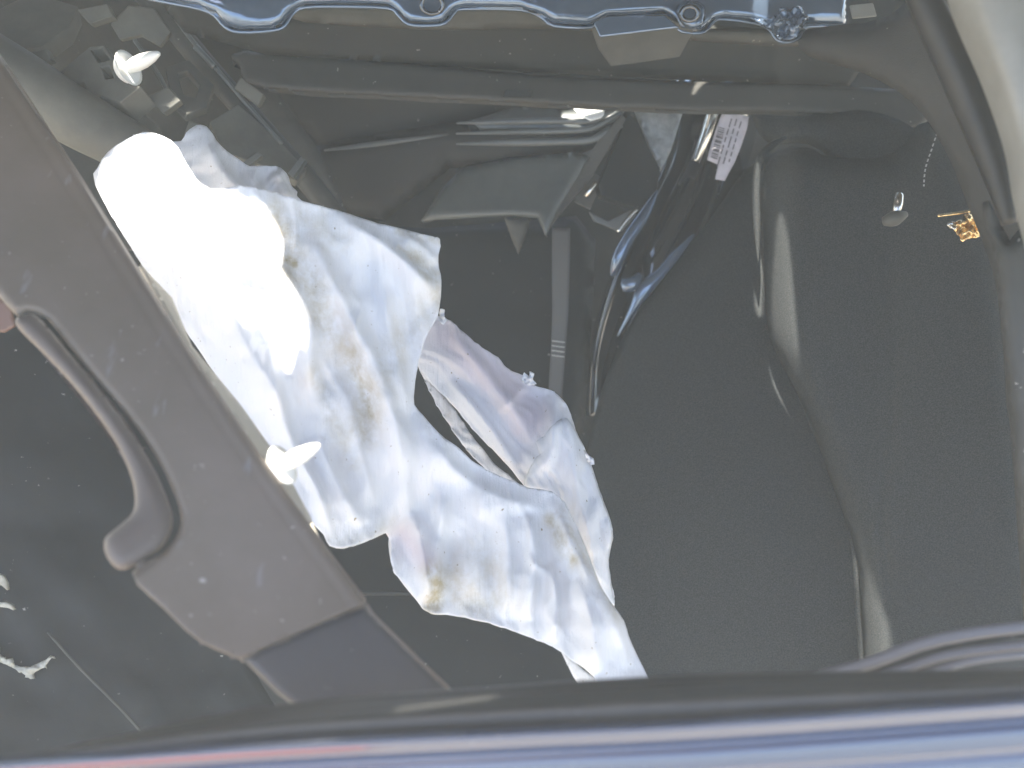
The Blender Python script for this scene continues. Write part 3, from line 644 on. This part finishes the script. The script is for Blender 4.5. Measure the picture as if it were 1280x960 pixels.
F1 = folds([
    ([(262, 240), (300, 300), (352, 345), (385, 410), (386, 470), (392, 520)], 20, .030),
    ([(150, 190), (200, 250), (260, 330), (310, 430), (350, 500), (372, 560)], 26, .022),
    ([(380, 256), (400, 320), (440, 400), (476, 470), (500, 560), (505, 640)], 22, .028),
    ([(410, 262), (470, 300), (520, 340), (550, 375)], 16, .020),
    ([(500, 290), (530, 310), (548, 330)], 8, .008),
    ([(470, 320), (486, 400), (500, 470), (514, 520)], 14, .016),
    ([(330, 410), (345, 480), (360, 540), (400, 620), (412, 675)], 12, .016),
    ([(395, 540), (420, 600), (455, 660)], 11, .012),
    ([(430, 480), (450, 560), (470, 640)], 12, .012),
    ([(190, 175), (210, 215), (225, 270)], 12, .012),
    ([(518, 510), (560, 580), (620, 620), (690, 640)], 18, .016),
])
def hemstep(x, y):
    ax, ay, bx, by = 478., 670., 560., 560.; L = math.hypot(bx - ax, by - ay)
    t = ((x - ax) * (bx - ax) + (y - ay) * (by - ay)) / L; n_ = ((x - ax) * (by - ay) - (y - ay) * (bx - ax)) / L
    wd = 2 + np.clip(t, 0, 200) * .22; q = 1 / (1 + np.exp(np.clip(-n_ / wd, -30, 30)))   # 1 on the upper left side
    return .030 * (1 - q) * 1.0
F2 = folds([
    ([(600, 600), (600, 680), (590, 760)], 20, .014), ([(660, 640), (668, 700), (660, 780)], 16, .020), ([(690, 700), (696, 760), (690, 806)], 8, .014),
    ([(690, 620), (720, 690), (760, 760), (790, 840)], 16, .024), ([(722, 720), (740, 780), (748, 846)], 14, .018), ([(560, 600), (548, 680), (545, 760)], 14, .016), ([(516, 640), (530, 690), (538, 760)], 9, .014), ([(625, 620), (636, 700), (630, 780)], 12, .012)])
def dA(x, y): return - .0026 * np.log1p(np.exp(np.clip((y - 660) / 40., -30, 30))) * 5.6 - .02 + hemstep(x, y) * np.clip((y - 500) / 170, 0, 1) * np.clip((760 - x) / 200, 0, 1) + .80 - .03 * np.exp(-((x - 230) / 110) ** 2 - ((y - 280) / 110) ** 2) + .0 * x + .03 * np.clip((x - 400) / 200, 0, 1) - .02 * np.clip((y - 450) / 200, 0, 1)
sheet('front_layer', rough_edge(smoothpoly(front, 2), .9), dA, M['cloth'], cl, step=3.2, thick=.0014,
      fn=lambda x, y: F1(x, y) + F2(x, y) + dirnoise(x, y, -.25, 60, 420, 5, .010) + dirnoise(x, y, -.35, 18, 220, 8, .0016) + .004 * fbm(x, y, 60, 2),
      attr=stains([([(345, 270), (362, 310), (360, 340)], 20, .9), ([(358, 322), (366, 330)], 7, 2.0), ([(385, 345), (412, 410), (440, 450), (460, 490), (455, 540)], 20, .8), ([(452, 480), (462, 520)], 10, 1.1),
                   ([(396, 400), (450, 460)], 9, .8), ([(395, 470), (425, 540), (440, 580)], 14, .5), ([(500, 290), (548, 300)], 8, .7), ([(505, 310), (545, 350), (549, 385)], 12, .7), ([(530, 390), (500, 430), (480, 470)], 22, .45), ([(400, 680), (450, 676), (490, 655)], 9, .45), ([(380, 270), (420, 300)], 22, .4), ([(540, 712), (548, 735), (540, 760)], 12, 1.6), ([(560, 720), (600, 760)], 24, .7), ([(600, 700), (620, 750)], 30, .45), ([(690, 650), (716, 700)], 11, .9), ([(700, 640), (745, 730), (770, 770)], 10, .6), ([(505, 670), (530, 700)], 16, .7, 1)]))
# flap turned inside out at the lower left hem
sheet('turned_flap', smoothpoly([(486, 672), (500, 668), (516, 690), (528, 712), (533, 740), (531, 762), (520, 750), (505, 732), (494, 716), (488, 700)], 3), .792, M['cloth'], cl, step=3, thick=.0012, edge=(6, .006),
      fn=lambda x, y: .012 * ((x - 500) / 30.), attr=stains([([(500, 680), (525, 730)], 18, .45)]))
# arm that loops behind: strip from the main drape round to the right
arm = [(540, 396), (554, 398), (566, 404), (585, 420), (602, 434), (622, 447), (638, 463), (655, 470), (668, 482), (690, 488), (704, 500), (714, 518), (720, 540), (733, 566), (742, 590), (752, 620), (763, 650), (766, 672), (761, 700), (764, 728), (768, 760), (740, 760), (710, 690), (690, 650), (672, 612), (656, 608), (640, 588), (618, 565), (594, 540), (560, 500), (524, 462), (520, 430)]
F3 = folds([([(550, 405), (600, 460), (640, 510), (660, 560)], 18, .020), ([(560, 470), (610, 530), (650, 590)], 8, .014), ([(690, 490), (690, 560), (664, 600)], 12, .022), ([(704, 505), (720, 600), (744, 700)], 14, .020), ([(660, 480), (640, 500), (620, 520)], 8, .006), ([(745, 620), (738, 680), (752, 740)], 8, .012)])
sheet('rear_layer', rough_edge(smoothpoly(arm, 2), 1.3, 5, seed=7), lambda x, y: .89 - .04 * np.clip((y - 480) / 250, 0, 1), M['cloth'], cl, step=3.2, thick=.0014,
      fn=lambda x, y: F3(x, y) + dirnoise(x, y, -.7, 26, 160, 25, .007),
      attr=stains([([(560, 420), (640, 490), (660, 520)], 30, .8, 1), ([(555, 400), (660, 478)], 6, .35), ([(700, 500), (745, 600)], 5, .25)]))
# small curled hem where the arm folds over, and frayed threads
sheet('folded_over_layer', rough_edge(smoothpoly([(656, 611), (659, 592), (667, 574), (674, 566), (668, 552), (680, 542), (690, 530), (706, 522), (716, 532), (733, 566), (742, 590), (752, 620), (763, 650), (766, 672), (761, 700), (764, 728), (768, 758), (745, 745), (716, 690), (700, 645), (690, 620)], 3), .8), lambda x, y: .868 - .03 * np.clip((y - 520) / 170, 0, 1), M['cloth'], cl, step=3, thick=.0012, edge=(7, .010), fn=lambda x, y: F3(x, y) * .5 + dirnoise(x, y, -.2, 22, 120, 31, .008), attr=stains([([(690, 640), (716, 690)], 10, .4)]))
sheet('inner_strip', [(524, 462), (534, 470), (560, 500), (590, 545), (618, 580), (650, 606), (640, 606), (612, 592), (578, 556), (548, 510)], .90, M['cloth'], cl, step=4, thick=.0012, fn=lambda x, y: dirnoise(x, y, -.7, 12, 60, 35, .006), attr=stains([([(560, 520), (620, 580)], 10, .2)]))
sheet('hem_underside', [(700, 812), (730, 838), (770, 870), (740, 880), (716, 845)], .745, M['cloth'], cl, step=4, thick=.0012, attr=stains([([(700, 812), (740, 860)], 20, .3)]))
for q_, d_ in (([(650, 474), (656, 466), (661, 470), (663, 464), (668, 467), (666, 474), (670, 480), (660, 482)], .862), ([(550, 386), (556, 388), (555, 396), (560, 400), (554, 406), (549, 400)], .826), ([(732, 566), (737, 570), (742, 573), (743, 580), (738, 580), (733, 574)], .842)):
    sheet('frayed_tuft', q_, d_, M['cloth'], cl, step=2, thick=.0008, fn=lambda x, y: .008 * fbm(x, y, 6, 4), attr=stains([([(0, 0), (1, 1)], 1, .1)]))

# unseen roof plate added for shade, its holes shaped to throw the sun patches
ROOFZ = CAM.z + .12
def onroof(px, py, d):
    p = P(px, py, d); t = (ROOFZ - p.z) / SUN.z; q = p + SUN * t; return (q.x, q.y)
sun_cutouts = [  # outlines of the wanted sun patches, projected up onto the plate
    ([(106, 245), (108, 190), (130, 155), (165, 135), (200, 140), (228, 168), (241, 212), (262, 236), (300, 242), (335, 262), (352, 298), (351, 336), (374, 368), (385, 400), (383, 438), (374, 432), (364, 462), (352, 460), (344, 424), (330, 420), (322, 398), (306, 412), (296, 396), (280, 400), (262, 372), (240, 366), (222, 340), (190, 330), (150, 290)], .745),
    ([(330, 556), (358, 530), (412, 528), (424, 556), (402, 590), (372, 616), (342, 602)], (0, .594, 900, .594)),
    ([(942, 205), (948, 180), (960, 190), (954, 260), (952, 338), (943, 325)], (190, 1.024, 330, 1.014)),
    ([(973, 268), (981, 290), (988, 350), (993, 420), (998, 488), (989, 468), (973, 436), (965, 410), (963, 370), (967, 310)], (268, .992, 490, .955)),
    ([(1066, 672), (1080, 720), (1096, 780), (1110, 836), (1080, 850), (1077, 800), (1074, 740)], (680, .915, 840, .875)),
    ([(1180, 262), (1226, 258), (1230, 300), (1190, 300)], .865),
    ([(700, 122), (775, 130), (752, 150), (712, 150)], 1.12),
    ([(884, 132), (900, 132), (882, 176), (868, 202)], 1.10),
    ([(144, 52), (170, 44), (212, 48), (218, 76), (184, 110), (152, 104)], .925),
    ([(500, 884), (612, 868), (612, 874), (500, 892)], .45),
]
roofpoly = [(-1.9, .18), (1.9, .18), (1.9, 2.1), (-1.9, 2.1)]
# (openings may overlap, so each is cut by the triangle test)
bpy.context.view_layer.update(); dg = bpy.context.evaluated_depsgraph_get()
def surf(x, y, d):
    v = (P(x, y, 1.0) - CAM).normalized(); hit, loc, *_ = scene.ray_cast(dg, CAM, v)
    if hit:
        dd = (loc - CAM).dot(FWD)
        if abs(dd - d) < .05: return dd
    return None
holes = []
for q, d in sun_cutouts:
    px = smoothpoly(q, 2)
    if isinstance(d, tuple):
        holes.append([onroof(x, y, d[1] + (d[3] - d[1]) * (y - d[0]) / (d[2] - d[0])) for x, y in px]); continue
    dd = [surf(x, y, d) for x, y in px]
    k0 = [k for k, e in enumerate(dd) if e is not None]
    dd = [e if e is not None else (dd[min(k0, key=lambda q_: min(abs(q_ - k), len(dd) - abs(q_ - k)))] if k0 else d) for k, e in enumerate(dd)]
    dd = [(dd[k - 1] + dd[k] + dd[(k + 1) % len(dd)]) / 3 for k in range(len(dd))]
    holes.append([onroof(x, y, e) for (x, y), e in zip(px, dd)])
allp = list(roofpoly); ed = [(0, 1), (1, 2), (2, 3), (3, 0)]
for h in holes:
    s = len(allp); allp += h; ed += [(s + i, s + (i + 1) % len(h)) for i in range(len(h))]
vv, _, ff, *_ = delaunay_2d_cdt([Vector(v) for v in allp], ed, [], 0, 1e-7)
V = np.array([tuple(v) for v in vv]); F = np.array([list(f) for f in ff]); c = V[F].mean(1)
k = inside(c, roofpoly)
for h in holes: k &= ~inside(c, h)
me = bpy.data.meshes.new('shade_roof'); me.from_pydata([(x, y, ROOFZ) for x, y in V], [], F[k].tolist())
ro = obj('shade_roof', me, M['liner'], car); s = ro.modifiers.new('s', 'SOLIDIFY'); s.thickness = .004; s.offset = 1

# ------------------------------------------------------------------ haze
if True:
    bpy.ops.mesh.primitive_cube_add(size=1)
    hz = bpy.context.object; hz.name = 'haze'; hz.dimensions = (22.6, 22.6, 2.75)
    hz.location = (0, 0, -1.05 + 2.75 / 2)
    bpy.context.view_layer.update()
    m = bpy.data.materials.new('haze_air'); m.use_nodes = True; n = m.node_tree.nodes
    n.remove(n['Principled BSDF']); pv = n.new('ShaderNodeVolumePrincipled')
    pv.inputs['Color'].default_value = (.90, .95, .92, 1); pv.inputs['Density'].default_value = .050; pv.inputs['Anisotropy'].default_value = 0
    m.node_tree.links.new(pv.outputs[0], n['Material Output'].inputs['Volume'])
    hz.data.materials.append(m); hz['kind'] = 'stuff'; hz.display_type = 'WIRE'
